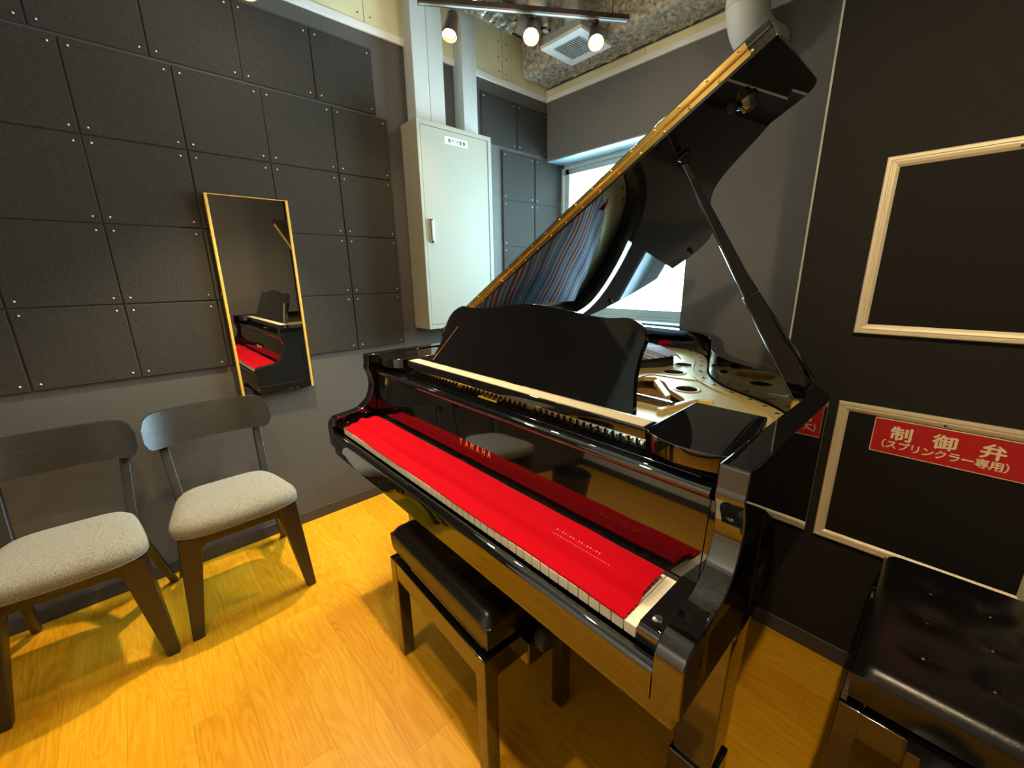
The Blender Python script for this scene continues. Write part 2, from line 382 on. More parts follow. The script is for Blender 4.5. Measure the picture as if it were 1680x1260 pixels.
# window
wy = YF+.17
win = bpy.data.objects.new('window_1', None); COL.objects.link(win); win.location = (0, 0, 0); struct(win)
WX0, WX1, WZ0, WZ1 = XL, -1.05, .955, 2.07
bm = BM()
add_box(bm, (WX0, wy-.01, WZ1-.035), (WX1, wy+.06, WZ1)); add_box(bm, (WX0, wy-.01, WZ0), (WX1, wy+.06, WZ0+.035))
add_box(bm, (WX0, wy-.01, WZ0), (WX0+.03, wy+.06, WZ1)); add_box(bm, (WX1-.03, wy-.01, WZ0), (WX1, wy+.06, WZ1))
obj('window_frame', bm, 'win_frame', win, bev=.003)
bm = BM()
x0, x1, z0, z1 = WX0+.03, WX1-.03, WZ0+.035, WZ1-.035
add_box(bm, (x0, wy+.012, z1-.038), (x1, wy+.045, z1)); add_box(bm, (x0, wy+.012, z0), (x1, wy+.045, z0+.05))
add_box(bm, (x0, wy+.012, z0), (x0+.035, wy+.045, z1)); add_box(bm, (x1-.035, wy+.012, z0), (x1, wy+.045, z1))
obj('sash', bm, 'win_frame', win, bev=.003)
box('pane', (x0+.03, wy+.026, z0+.04), (x1-.03, wy+.031, z1-.03), 'glass', win)
box('window_sill', (XL, YF-.004, .955), (-1.113, wy, .975), 'sill', win, bev=.002)
box('reveal_head', (XL+.001, YF+.001, 2.062), (-1.114, wy, 2.071), 'sill', win)

# ------------------------------------------------------------------ grand piano  (local axes: u along keys, v towards tail, w up)
P = thing('grand_piano', 'glossy black grand piano with lid propped open and gold iron plate', 'piano', (-1.484, .510, 0), R(-.5))
UL, UR, TOP, BOT = -.09, 1.318, .990, .655
outer = [(UL, .25), (UL, .6), (UL, 1.0), (UL, 1.38), (-.075, 1.47), (-.03, 1.555), (.05, 1.615), (.16, 1.648), (.28, 1.662), (.39, 1.660), (.49, 1.645), (.59, 1.612), (.675, 1.56), (.74, 1.485), (.79, 1.40), (.83, 1.31), (.865, 1.22), (.905, 1.13), (.955, 1.055), (1.02, .99), (1.09, .945), (1.16, .90), (1.22, .845), (1.268, .785), (1.30, .72), (1.315, .66), (UR, .60), (UR, .45), (UR, .25)]
outer = spline(outer, 5)
inner = offset_path(outer, -.046)
bm = BM()
add_prism(bm, outer + inner[::-1], lambda a, b: (a, b, BOT), lambda a, b: (a, b, TOP))
bmesh.ops.triangulate(bm, faces=[f for f in bm.faces if len(f.verts) > 4])
rim = obj('rim', bm, 'black', P, smooth=40)
mb = rim.modifiers.new('bevel', 'BEVEL'); mb.width = .004; mb.segments = 2; mb.limit_method = 'ANGLE'; mb.angle_limit = R(60)
prof = spline([(.137, .952), (.134, .934), (.144, .905), (.148, .872), (.143, .845), (.131, .816), (.112, .796), (.088, .781), (.055, .7735), (.017, .770), (0, .768), (-.013, .7615), (-.022, .752), (-.0275, .738), (-.0285, .72), (-.0285, .675)], 4)
arm = [(.25, TOP), (.142, TOP), (.139, .987)] + prof + [(-.0285, .652), (.25, .648)]
for a, b in ((UL, UL+.046), (UR-.046, UR)):
    bm = BM(); add_prism(bm, arm, lambda v, w: (a, v, w), lambda v, w: (b, v, w))
    obj('arm', bm, 'black', P, smooth=35, bev=.003)
box('keybed', (UL+.012, -.018, .612), (UR-.012, .42, .652), 'black', P, bev=.003)
# key slip with rounded top
ks = spline([(-.0285, .652), (-.0285, .690), (-.027, .703), (-.020, .711), (-.010, .712), (-.004, .706), (-.003, .69)], 4) + [(-.003, .652)]
bm = BM(); add_prism(bm, ks, lambda v, w: (-.044, v, w), lambda v, w: (1.2715, v, w)); obj('key_slip', bm, 'black', P, smooth=35)
box('bottom_panel', (UL+.03, .42, .648), (UR-.03, .60, .665), 'black', P)
# key blocks
for a, b in ((-.044, -.0015), (1.2295, 1.2715)):
    kb = spline([(.15, .747), (.02, .747), (.006, .745), (-.001, .738), (-.002, .725), (-.002, .70)], 4) + [(.15, .70)]
    bm = BM(); add_prism(bm, kb, lambda v, w: (a, v, w), lambda v, w: (b, v, w)); k = obj('key_block', bm, 'black', P, smooth=35)
    bm = BM(); add_lathe(bm, [(.0075, 0), (.0075, .002), (.005, .003), (0, .003)], ((a+b)/2-.003, .028, .7465), (0, 0, 1), 14); obj('screw', bm, 'chrome', k, smooth=40)
# white keys
KW = 1.2275/52; km = None
for i in range(52):
    if km is None:
        km = obj('white_key', add_box(BM(), (.0009, 0, .713), (KW-.0009, .15, .735)), 'white_key', P, bev=.0012); k = km
    else: k = km.copy(); COL.objects.link(k)
    k.location = (i*KW, 0, 0)
# fallboard
bm = BM()
fb = [(.148, .742), (.150, .742), (.1665, .907), (.163, .9095), (.1585, .9165)] + spline([(.1585, .9165), (.1585, .921), (.161, .9265), (.167, .930)], 3)[1:] + [(.205, .9325), (.236, .9335), (.238, .931), (.238, .915), (.190, .9), (.172, .742)]
fb = fb[1:]
add_prism(bm, fb, lambda v, w: (-.036, v, w), lambda v, w: (1.256, v, w))
fbo = obj('fallboard', bm, 'black', P, smooth=30)
bm = BM(); add_prism(bm, [(.153, .742), (.170, .905), (.19, .905), (.172, .742)], lambda v, w: (-.0435, v, w), lambda v, w: (1.2715, v, w)); obj('fallboard_cheek', bm, 'black', fbo)
bm = BM(); add_box(bm, (.01, .184, .932), (1.23, .1875, .9345)); obj('moulding_line', bm, 'black', fbo, bev=.001)
box('key_felt_strip', (0, .143, .735), (1.2275, .150, .740), 'rubber', P)
ang = math.atan2(.165, .0165)
mt = Matrix.Translation((.531, .1552, .7915)) @ Matrix.Rotation(ang, 4, 'X')
for ch, xx in zip('YAMAHA', (0, .0275, .0535, .081, .1075, .1325)):
    text_mesh('letter', ch, .0262, 'gold_letter', fbo, mt @ Matrix.Translation((xx, 0, .0006)) @ Matrix.Diagonal((.78, 1, 1, 1)), bold=.0003)
# maker plate and slot ledge
box('maker_plate', (.555, .2120, .932), (.640, .2375, .9356), 'label_gold', fbo, bev=.001)
# plate, pin block, soundboard
so = offset_path(outer, -.047)
so2 = [(UL+.047, .30)] + [p for p in so if p[1] > .3] + [(UR-.047, .30)]
bm = BM(); add_prism(bm, so2, lambda a, b: (a, b, .835), lambda a, b: (a, b, .842)); bmesh.ops.triangulate(bm, faces=bm.faces[:]); obj('soundboard', bm, 'soundboard', P)
po_ = offset_path(outer, -.052)
plate_out = [(UL+.052, .24)] + [p for p in po_ if p[1] > .26] + [(UR-.052, .24)]
def circ(cx, cy, r, n=20, sy=1): return [(cx+r*math.cos(2*math.pi*i/n), cy+sy*r*math.sin(2*math.pi*i/n)) for i in range(n)]
open1 = [(.70, .62), (.945, .62), (.968, .70), (.93, .745), (.86, .80), (.80, .88), (.735, .925), (.70, .90)]
open2 = [(.04, .55), (.32, .58), (.66, .62), (.66, .93), (.60, 1.05), (.62, 1.12), (.45, 1.42), (.25, 1.50), (.10, 1.47), (.03, 1.35)]
holes = [circ(.718, 1.205, .034), circ(.752, 1.042, .040), circ(.902, .838, .036), open1, open2]
bm = BM(); add_prism(bm, plate_out, lambda a, b: (a, b, .880), lambda a, b: (a, b, .897), holes)
plate = obj('iron_plate', bm, 'gold_plate', P, bev=.003)
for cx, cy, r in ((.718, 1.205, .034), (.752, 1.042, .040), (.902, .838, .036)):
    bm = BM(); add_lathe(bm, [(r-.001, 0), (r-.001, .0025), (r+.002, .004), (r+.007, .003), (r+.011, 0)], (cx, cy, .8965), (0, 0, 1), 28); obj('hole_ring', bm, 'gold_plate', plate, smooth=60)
    bm = BM(); add_lathe(bm, [(r-.0015, .0185), (r-.0015, -.035), (r-.0035, -.035), (r-.0035, .0185)], (cx, cy, .880), (0, 0, 1), 28); obj('hole_shade_sleeve', bm, 'dark_bar', plate, smooth=60)  # dark sleeve added to stand in for the shade inside the hole
def rib(pts, w, h, z=.896, mat='gold_plate'):
    bm = BM()
    l = offset_path(pts, w/2); r = offset_path(pts, -w/2)
    add_prism(bm, l + r[::-1], lambda a, b: (a, b, z-.012), lambda a, b: (a, b, z+h)); bmesh.ops.triangulate(bm, faces=[f for f in bm.faces if len(f.verts) > 4])
    return obj('plate_rib', bm, mat, plate, bev=.003)
rib([(.69, .50), (.70, .93), (.72, .955), (.80, .96), (.897, .978)], .010, .005)
rib([(.40, .45), (.33, 1.40)], .018, .012)
rib([(.955, .55), (.985, .72), (1.03, .74)], .018, .012)
rib([(.62, .615), (.965, .615)], .022, .020, mat='black')
edge = [p for p in offset_path(outer, -.105) if p[1] > .70 and p[0] > .45]
rib(edge, .006, .006)
edge2 = [p for p in offset_path(outer, -.075) if p[1] > .62 and p[0] > .6]
bm = BM()
for q in edge2[::5]:
    add_lathe(bm, [(.007, 0), (.007, .004), (.003, .005), (0, .005)], (q[0], q[1], .8965), (0, 0, 1), 8)
stuff(obj('plate_bolts', bm, 'chrome', plate, smooth=40))
bm = BM(); 
for i in range(60):
    u = .06 + i*1.06/60
    add_box(bm, (u, .30, .8965), (u+.006, .312, .91))
stuff(obj('agraffes', bm, 'brass', plate))
bm = BM(); rnd = random.Random(3)
for i in range(110):
    for j in range(2):
        u = .03 + i*1.12/110 + j*.005; v = .222+.02*j+.012*(i % 2)
        if abs(u-.42) < .012 or abs(u-.75) < .014: continue
        add_cyl(bm, (u, v, .895), (u, v-.004, .938), .0032, n=6)
stuff(obj('tuning_pins', bm, 'pin', plate))
box('pin_block_felt', (.03, .262, .897), (1.18, .285, .902), 'red_felt', plate)
bm = BM()
for i in range(75):
    t = i/74; u0 = .04+1.08*t; u1 = .12+.78*t; v1 = 1.42-.95*t
    add_cyl(bm, (u0, .30, .906), (u1, v1, .902), .0011, n=4, caps=False)
    if i < 26: add_cyl(bm, (.05+.01*i, .3, .918), (.30+.012*i, 1.45-.006*i, .914), .0017, n=4, caps=False)
stuff(obj('strings', bm, 'string', P))
bm = BM()
for i in range(22):
    t = i/21; u = .80+.12*t; v = .80-.15*t
    add_box(bm, (u, v, .90), (u+.0028, v+.03, .918), mat=None)
stuff(obj('treble_bridge_pins', bm, 'gold_plate', plate))
# action opening back: damper bar
bm = BM(); dm = [(.06, .62), (.20, .66), (.42, .84), (.595, .985), (.675, 1.10), (.690, 1.165), (.645, 1.215), (.50, 1.36), (.30, 1.44), (.10, 1.42)]
add_prism(bm, dm, lambda a, b: (a, b, .920), lambda a, b: (a, b, .936)); obj('damper_bar', bm, 'dark_bar', P, bev=.004)
bm = BM(); add_prism(bm, dm[2:7], lambda a, b: (a, b, .898), lambda a, b: (a, b, .920)); obj('damper_side', bm, 'dark_bar', P)
# music shelf, side shelves, desk
bm = BM(); add_box(bm, (.15, .203, .961), (1.108, .252, .986)); obj('music_shelf', bm, 'black', P, bev=.002)
box('shelf_rail', (-.040, .24, .945), (1.27, .262, .961), 'black', P)
front = spline([(1.1085, .203), (1.135, .180), (1.19, .166), (1.24, .172), (1.2705, .182)], 5)
for sgn in (0, 1):
    ol = front + [(1.2705, .30), (1.252, .44), (1.100, .44)]
    if sgn: ol = [(1.2275-a, b) for a, b in ol]
    bm = BM(); add_prism(bm, ol, lambda a, b: (a, b, .951), lambda a, b: (a, b, .986)); obj('side_shelf', bm, 'black', P, bev=.0025)
desk = [(.230, 0), (.250, .04), (.264, .073), (.270, .106), (.2725, .14), (.279, .165), (.300, .191), (.335, .208), (.36, .2085), (.401, .206), (.45, .207), (.507, .213), (.56, .221), (.612, .227), (.66, .2295), (.708, .228), (.76, .223), (.819, .216), (.87, .2095), (.93, .2065), (.975, .2105), (1.0, .205), (1.022, .19), (1.0335, .165), (1.030, .14), (1.029, .115), (1.031, .08), (1.037, .048), (1.049, 0)]
dt = R(70); 
def dmap(t): return lambda a, b: (a, .252+b*math.cos(dt)+t*math.sin(dt), .987+b*math.sin(dt)-t*math.cos(dt))
bm = BM(); add_prism(bm, spline(desk, 2), dmap(.017), dmap(0)); bmesh.ops.triangulate(bm, faces=[f for f in bm.faces if len(f.verts) > 4])
md = obj('music_desk', bm, 'desk_black', P, bev=.003)
bm = BM(); a_ = Vector(dmap(-.0007)(.245, .008)); b_ = Vector(dmap(-.0007)(.345, .138)); add_cyl(bm, a_, b_, .0011, n=6); obj('desk_crease', bm, 'brass', md)
bm = BM(); add_box(bm, (.60, .30, .955), (.63, .345, 1.10), mat=None); obj('desk_strut', bm, 'black', md, bev=.003)
box('shelf_felt', (.158, .206, .986), (1.10, .246, .9875), 'cream_felt', P)
# lid: local (s, v, t) rotated 30 degrees about the bass side hinge
LM = Matrix.Translation((UL, 0, 1.006)) @ Matrix.Rotation(R(-30.0), 4, 'Y')
lid_out = [(0, .515), (1.432, .515)] + spline([(1.432, .53), (1.432, .64), (1.418, .71), (1.383, .78), (1.328, .84), (1.262, .885), (1.2, .918), (1.14, .958), (1.088, 1.01), (1.045, 1.08), (1.01, 1.16), (.975, 1.26), (.94, 1.35), (.895, 1.435), (.84, 1.51), (.78, 1.56), (.695, 1.597), (.57, 1.622), (.46, 1.632), (.35, 1.627), (.24, 1.605), (.12, 1.56), (.04, 1.49), (0, 1.40)], 4)
bm = BM(); add_prism(bm, lid_out, lambda a, b: (a, b, 0), lambda a, b: (a, b, .020)); bmesh.ops.triangulate(bm, faces=[f for f in bm.faces if len(f.verts) > 4])
lid = obj('lid', bm, 'black', P, smooth=40); lid.matrix_local = LM
mb = lid.modifiers.new('bevel', 'BEVEL'); mb.width = .004; mb.segments = 3; mb.limit_method = 'ANGLE'; mb.angle_limit = R(60)
cr = [(1.432-.045+.045*math.cos(a), .515+.39-.045+.045*math.sin(a)) for a in [i*math.pi/16 for i in range(9)]]
fl_out = [(0.004, .515), (1.432, .515)] + cr + [(.004, .905)]
bm = BM(); add_prism(bm, fl_out, lambda a, b: (a, b, .0215), lambda a, b: (a, b, .0415)); flap = obj('lid_flap', bm, 'black', P, bev=.004, seg=3); flap.matrix_local = LM
bm = BM(); add_box(bm, (.04, .5135, .0060), (1.385, .5151, .0195)); add_box(bm, (.04, .5135, .0225), (1.385, .5151, .0360)); add_cyl(bm, (.04, .5125, .021), (1.385, .5125, .021), .0033, n=10)
hg = obj('piano_hinge', bm, 'brass', P, smooth=30); hg.matrix_local = LM
bm = BM()
for i in range(20):
    s = .06+i*.069
    for t, o_ in ((.0105, .018), (.0315, 0)): add_lathe(bm, [(.0042, 0), (.0036, .0012), (0, .002)], (s+o_, .5135, t), (0, -1, 0), 8)
stuff(obj('hinge_screws', bm, 'brass', hg, smooth=60))
for s, v in ((1.30, .62), (.75, 1.50), (.25, 1.5)):
    bm = BM(); add_lathe(bm, [(.012, 0), (.011, -.012), (.006, -.016), (0, -.016)], (s, v, 0), (0, 0, 1), 14); q = obj('lid_bumper', bm, 'rubber', lid, smooth=50)
bm = BM(); add_lathe(bm, [(.026, 0), (.026, -.006), (.018, -.012), (.016, -.022), (.009, -.026), (0, -.026)], (0, 0, 0), (0, 0, 1), 20); 
bmesh.ops.scale(bm, vec=(1, .62, 1), verts=bm.verts); bmesh.ops.translate(bm, vec=(1.325, .645, 0), verts=bm.verts); obj('lid_lock', bm, 'black', lid, smooth=50)
bm = BM(); add_box(bm, (1.138, .645, -.008), (1.172, .668, 0), .003); obj('prop_cup', bm, 'pin', lid)
for v in (.62, 1.2):
    bm = BM(); add_cyl(bm, (UL-.004, v-.04, TOP+.006), (UL-.004, v+.04, TOP+.006), .008, n=10); obj('lid_hinge', bm, 'brass', P, smooth=40)
# prop stick
def taper_bar(bm, p0, p1, side, w0, w1, th):
    p0 = Vector(p0); p1 = Vector(p1); d = (p1-p0).normalized(); s = Vector(side); s = (s-d*s.dot(d)).normalized(); n = d.cross(s)
    V = []
    for p, w in ((p0, w0), (p1, w1)):
        for a, b in ((-1, -1), (1, -1), (1, 1), (-1, 1)): V.append(bm.verts.new(p+s*a*w/2+n*b*th/2))
    for f in ((0, 1, 2, 3), (4, 5, 6, 7), (0, 1, 5, 4), (1, 2, 6, 5), (2, 3, 7, 6), (3, 0, 4, 7)): bm.faces.new([V[i] for i in f])
bm = BM(); pa = Vector((1.245, .775, .945)); pb = Vector((.915, .657, 1.562)); pm_ = pa.lerp(pb, .45); 
taper_bar(bm, pa, pm_, (1, .6, .2), .046, .040, .018); taper_bar(bm, pm_, pb, (1, .6, .2), .034, .016, .014)
prop = obj('lid_prop', bm, 'black', P, bev=.003)
bm = BM(); taper_bar(bm, pa+Vector((.002, .045, .05)), pa.lerp(pb, .52)+Vector((.002, .03, 0)), (0, 1, .2), .014, .012, .012); obj('short_stick', bm, 'black', prop, bev=.002)
bm = BM(); add_box(bm, (1.225, .735, .925), (1.275, .80, .952), .004); add_cyl(bm, (1.245, .75, .95), (1.245, .80, .95), .010, n=12); obj('prop_hinge', bm, 'brass', prop, smooth=40)
# legs, casters, lyre
def leg(u, v):
    bm = BM(); add_box(bm, (u-.056, v-.056, .585), (u+.056, v+.056, .613)); l = obj('leg', bm, 'black', P, bev=.004)
    bm = BM(); taper_bar(bm, (u, v, .585), (u, v, .19), (1, 0, 0), .100, .086, .100)
    for vv in bm.verts:
        if vv.co.z < .3: vv.co.y = v+(vv.co.y-v)*.86
    obj('leg_shaft', bm, 'black', l, bev=.004)
    bm = BM(); add_box(bm, (u-.050, v-.050, .085), (u+.050, v+.050, .19)); obj('leg_foot', bm, 'black', l, bev=.004)
    bm = BM(); add_cyl(bm, (u, v, .095), (u, v, .06), .022, n=16); add_cyl(bm, (u-.013, v, .035), (u+.013, v, .035), .035, n=20); obj('caster', bm, 'caster', l, smooth=40)
leg(1.250, .300); leg(-.022, .300); leg(.36, 1.40)
bm = BM(); add_box(bm, (.45, .33, .10), (.78, .42, .135), .006); add_box(bm, (.47, .35, .60), (.76, .40, .62), .004)
for u in (.53, .70): add_cyl(bm, (u, .375, .13), (u, .375, .61), .016, n=14)
lyre = obj('pedal_lyre', bm, 'black', P, smooth=40)
for u in (.545, .615, .685):
    bm = BM(); add_box(bm, (u-.012, .25, .105), (u+.012, .35, .115), .004); obj('pedal', bm, 'brass', lyre)
bm = BM(); add_box(bm, (.55, .62, .648), (.60, 1.45, .70)); add_box(bm, (.15, .62, .648), (.20, 1.5, .70)); obj('underframe_beam', bm, 'black', P)

# keyboard cover (red felt) lying on the keys
def key_cover():
    nu, nv = 150, 22; bm = BM(); rnd = random.Random(5)
    prof = [(0.0, .7385), (.048, .739), (.052, .743), (.057, .7515), (.075, .7535), (.088, .7530), (.093, .7560), (.104, .7550), (.128, .7530)]
    def h(v):
        for (a, b), (c, d) in zip(prof, prof[1:]):
            if v <= c:
                t = (v-a)/(c-a); t = t*t*(3-2*t); return b+(d-b)*t
        return prof[-1][1]
    G = []
    for i in range(nu+1):
        row = []
        for j in range(nv+1):
            t = i/nu; v = .1335*j/nv
            u0 = .004+.006*math.sin(j*.9); u1 = 1.2045+.0012*(1 if j % 2 else -1)
            u = u0+(u1-u0)*t
            w = h(v)+.0012*math.sin(u*9+v*30)*math.sin(v*24)+.0005*math.sin(u*41+j)
            if t < .08: w += (.08-t)/.08*.008*max(0, math.sin((v-.01)*40))
            row.append((u, v+.001*math.sin(u*14), w))
        G.append(row)
    top = [[bm.verts.new(p) for p in r] for r in G]; bot = [[bm.verts.new((p[0], p[1], p[2]-.003)) for p in r] for r in G]
    for i in range(nu):
        for j in range(nv):
            bm.faces.new((top[i][j], top[i+1][j], top[i+1][j+1], top[i][j+1])); bm.faces.new((bot[i][j], bot[i][j+1], bot[i+1][j+1], bot[i+1][j]))
    for i in range(nu):
        bm.faces.new((top[i][0], bot[i][0], bot[i+1][0], top[i+1][0])); bm.faces.new((top[i][nv], top[i+1][nv], bot[i+1][nv], bot[i][nv]))
    for j in range(nv):
        bm.faces.new((top[0][j], top[0][j+1], bot[0][j+1], bot[0][j])); bm.faces.new((top[nu][j], bot[nu][j], bot[nu][j+1], top[nu][j+1]))
    K = thing('keyboard_cover', 'bright red felt strip laid along the white keys of the grand piano', 'key cover', (-1.484, .510, 0), R(-.5))
    obj('felt', bm, 'red_felt', K, smooth=60)
    bm = BM()
    for k in range(16):      # faint stitched print, too small to read
        u = .985+k*.0072; add_box(bm, (u, .083, .7525), (u+.003, .0835+.003*(k % 3 != 1), .7545))
    for k in range(22):
        u = .985+k*.0066; add_box(bm, (u, .070, .7525), (u+.0035, .0710, .7540))
    stuff(obj('stitched_print', bm, 'thread', K))
key_cover()

# striped woven cloth over the strings
def striped():
    K = thing('striped_cloth', 'striped woven wool cloth spread over the bass strings inside the open piano', 'cloth', (-1.484, .510, .9185), R(-.5))
    UB = [(.60, .10), (.70, .30), (.84, .46), (.985, .61), (1.09, .69), (1.16, .702), (1.22, .66), (1.36, .52), (1.44, .34)]
    def ub(v):
        for (a, b), (c, d) in zip(UB, UB[1:]):
            if v <= c+1e-6: return b+(d-b)*(v-a)/(c-a)
        return UB[-1][1]
    nu, nv = 60, 40; bm = BM(); top = []; bot = []
    for i in range(nu+1):
        rt, rb = [], []
        for j in range(nv+1):
            a, b = i/nu, j/nv
            v = .60+.84*b; u1 = ub(v); u = .02+(u1-.02)*a
            w = .030+.034*math.exp(-((v-1.10)/.17)**2)*math.sin(min(1, a*1.1)*math.pi*.5)+.003*math.sin(a*15+b*7)
            if a > .62: w -= ((a-.62)/.38)**1.8*.036
            w = max(w, .0225)
            rt.append(bm.verts.new((u, v, w))); rb.append(bm.verts.new((u, v, w-.004)))
        top.append(rt); bot.append(rb)
    for i in range(nu):
        for j in range(nv):
            bm.faces.new((top[i][j], top[i+1][j], top[i+1][j+1], top[i][j+1])); bm.faces.new((bot[i][j], bot[i][j+1], bot[i+1][j+1], bot[i+1][j]))
    for i in range(nu):
        bm.faces.new((top[i][0], bot[i][0], bot[i+1][0], top[i+1][0])); bm.faces.new((top[i][nv], top[i+1][nv], bot[i+1][nv], bot[i][nv]))
    for j in range(nv):
        bm.faces.new((top[0][j], top[0][j+1], bot[0][j+1], bot[0][j])); bm.faces.new((top[nu][j], bot[nu][j], bot[nu][j+1], top[nu][j+1]))
    obj('weave', bm, 'stripe', K, smooth=60)
    bm = BM()
    for k in range(46):
        a = k/45; v = 1.18+.26*a; u = ub(v); w = .022
        add_tube(bm, [(u-.004, v-.004, w), (u+.008, v+.010+random.uniform(-.003, .003), w-.004), (u+.018, v+.018+random.uniform(-.006, .006), w-.020)], .0014, n=5)
    stuff(obj('fringe', bm, 'stripe', K, smooth=60))
    bm = BM()
    for k in range(8):
        add_tube(bm, [(.555+.004*k, 1.27+.004*k, .040), (.560+.005*k, 1.285+.004*(k % 3), .058), (.572+.006*k, 1.30, .045)], .003, n=6)
    obj('tassel', bm, 'red_felt', K, smooth=60)
striped()

# ------------------------------------------------------------------ chairs
def make_chair(label):
    t = thing('dining_chair', label, 'chair', (-1.93, .165, 0), 0, 'chairs along the panelled wall')
    # local: +x = front, y = width
    ox = .0
    # seat pad: superellipse trapezoid, domed
    n = 64; rings = []
    bm = BM()
    def outl(k):
        pts = []
        for i in range(n):
            a = 2*math.pi*i/n; c, s = math.cos(a), math.sin(a)
            ex = math.copysign(abs(c)**.42, c); ey = math.copysign(abs(s)**.42, s)
            x = .095+.172*ex*k[0]; hw = .205+(x-.095)*.18-.015; y = hw*ey*k[0]
            x += .016*(1-(abs(y)/.21)**2)*(1 if ex > 0 else 0)*max(0, ex)
            pts.append((x, y, k[1]-.010*(abs(y)/.2)**2*0))
        return pts
    levels = [(.94, .408), (.985, .413), (1.0, .425), (1.0, .438), (.975, .452), (.90, .4635), (.75, .4695), (.5, .4725), (.2, .474)]
    prev = None
    for lv in levels:
        ring = [bm.verts.new(p) for p in outl(lv)]
        if prev:
            for i in range(n): bm.faces.new((prev[i], prev[(i+1) % n], ring[(i+1) % n], ring[i]))
        else: bm.faces.new(ring[::-1])
        prev = ring
    bm.faces.new(prev)
    st = obj('seat', bm, 'fabric', t, smooth=70)
    bm = BM(); add_tube(bm, [Vector(p) for p in outl((.992, .4165))] + [Vector(outl((.992, .4165))[0])], .0022, n=6); obj('seam', bm, 'fabric', st, smooth=60)
    # apron
    bm = BM(); add_box(bm, (.205, -.165, .355), (.225, .165, .408)); add_box(bm, (-.04, -.15, .365), (.21, -.13, .408)); add_box(bm, (-.04, .13, .365), (.21, .15, .408)); add_box(bm, (-.06, -.15, .365), (-.04, .15, .408))
    obj('apron', bm, 'chair_wood', t, bev=.003)
    for s in (-1, 1):
        bm = BM()   # front leg: wide wedge at the top, tapering and splaying to the foot
        top_ = [(.160, .120), (.242, .120), (.242, .190), (.160, .190)]; bot_ = [(.214, .180), (.248, .180), (.248, .2155), (.214, .2155)]
        V0 = [bm.verts.new((x, s*y, .408)) for x, y in top_]; V1 = [bm.verts.new((x, s*y, 0)) for x, y in bot_]
        bm.faces.new(V0); bm.faces.new(V1[::-1])
        for i in range(4): bm.faces.new((V0[i], V0[(i+1) % 4], V1[(i+1) % 4], V1[i]))
        # wide shoulder across the front
        W0 = [bm.verts.new((.214, s*y, z)) for y, z in ((.160, .408), (.070, .408), (.095, .380), (.130, .345), (.150, .340))]
        W1 = [bm.verts.new((.238, s*y, z)) for y, z in ((.160, .408), (.070, .408), (.095, .380), (.130, .345), (.150, .340))]
        bm.faces.new(W0); bm.faces.new(W1[::-1])
        for i in range(5): bm.faces.new((W0[i], W0[(i+1) % 5], W1[(i+1) % 5], W1[i]))
        obj('leg', bm, 'chair_wood', t, bev=.004)
        bm = BM()   # rear leg slanting back
        taper_bar(bm, (-.005, s*.150, .41), (-.222, s*.205, 0), (1, 0, 0), .052, .028, .026)
        for v in bm.verts:
            if v.co.z < .05: v.co.z = 0
        obj('leg', bm, 'chair_wood', t, bev=.004)
        bm = BM()   # back post
        taper_bar(bm, (-.058, s*.150, .385), (-.193, s*.170, .735), (1, 0, 0), .036, .026, .030); obj('back_post', bm, 'chair_wood', t, bev=.004)
    # curved backrest with rounded corners
    bm = BM(); nu = 40
    def bo():
        hw, h0, h1, r = .215, .642, .778, .048
        pts = []
        for cx, cz, a0 in ((hw-r, h1-r, 0), (-hw+r, h1-r, 90), (-hw+r*.8, h0+r*.8, 180), (hw-r*.8, h0+r*.8, 270)):
            rr = r if a0 < 180 else r*.8
            for k in range(7): a = R(a0+15*k); pts.append((cx+rr*math.cos(a), cz+rr*math.sin(a)))
        return pts
    o2 = bo()
    # grid fill by columns
    ys = [-.215+.43*i/nu for i in range(nu+1)]
    def zr(y):
        hw, h0, h1, r = .215, .642, .778, .048
        d = abs(y)-(hw-r); top = h1 if d <= 0 else h1-r+math.sqrt(max(0, r*r-d*d))
        r2 = r*.8; d = abs(y)-(hw-r2); bot = h0 if d <= 0 else h0+r2-math.sqrt(max(0, r2*r2-d*d))
        return bot, top
    nz = 8
    def px(y, z, t): return -.166+6.5*abs(y)**3 - (z-.71)*.30 + t
    F, B = [], []
    for y in ys:
        b_, t_ = zr(y); F.append([bm.verts.new((px(y, b_+(t_-b_)*k/nz, .010), y, b_+(t_-b_)*k/nz)) for k in range(nz+1)]); B.append([bm.verts.new((px(y, b_+(t_-b_)*k/nz, -.008), y, b_+(t_-b_)*k/nz)) for k in range(nz+1)])
    for i in range(nu):
        for k in range(nz): bm.faces.new((F[i][k], F[i+1][k], F[i+1][k+1], F[i][k+1])); bm.faces.new((B[i][k], B[i][k+1], B[i+1][k+1], B[i+1][k]))
        bm.faces.new((F[i][0], B[i][0], B[i+1][0], F[i+1][0])); bm.faces.new((F[i][nz], F[i+1][nz], B[i+1][nz], B[i][nz]))
    for k in range(nz): bm.faces.new((F[0][k], F[0][k+1], B[0][k+1], B[0][k])); bm.faces.new((F[nu][k], B[nu][k], B[nu][k+1], F[nu][k+1]))
    obj('backrest', bm, 'chair_wood', t, smooth=50)
    return t
ch2 = make_chair('black wooden chair with grey tweed seat, standing under the tall mirror')
ch1 = dup(ch2, label='black wooden chair with grey tweed seat cut off by the left picture edge')
ch1.location = (-1.925, -.288, 0); ch1.rotation_euler = (0, 0, R(-3.5))

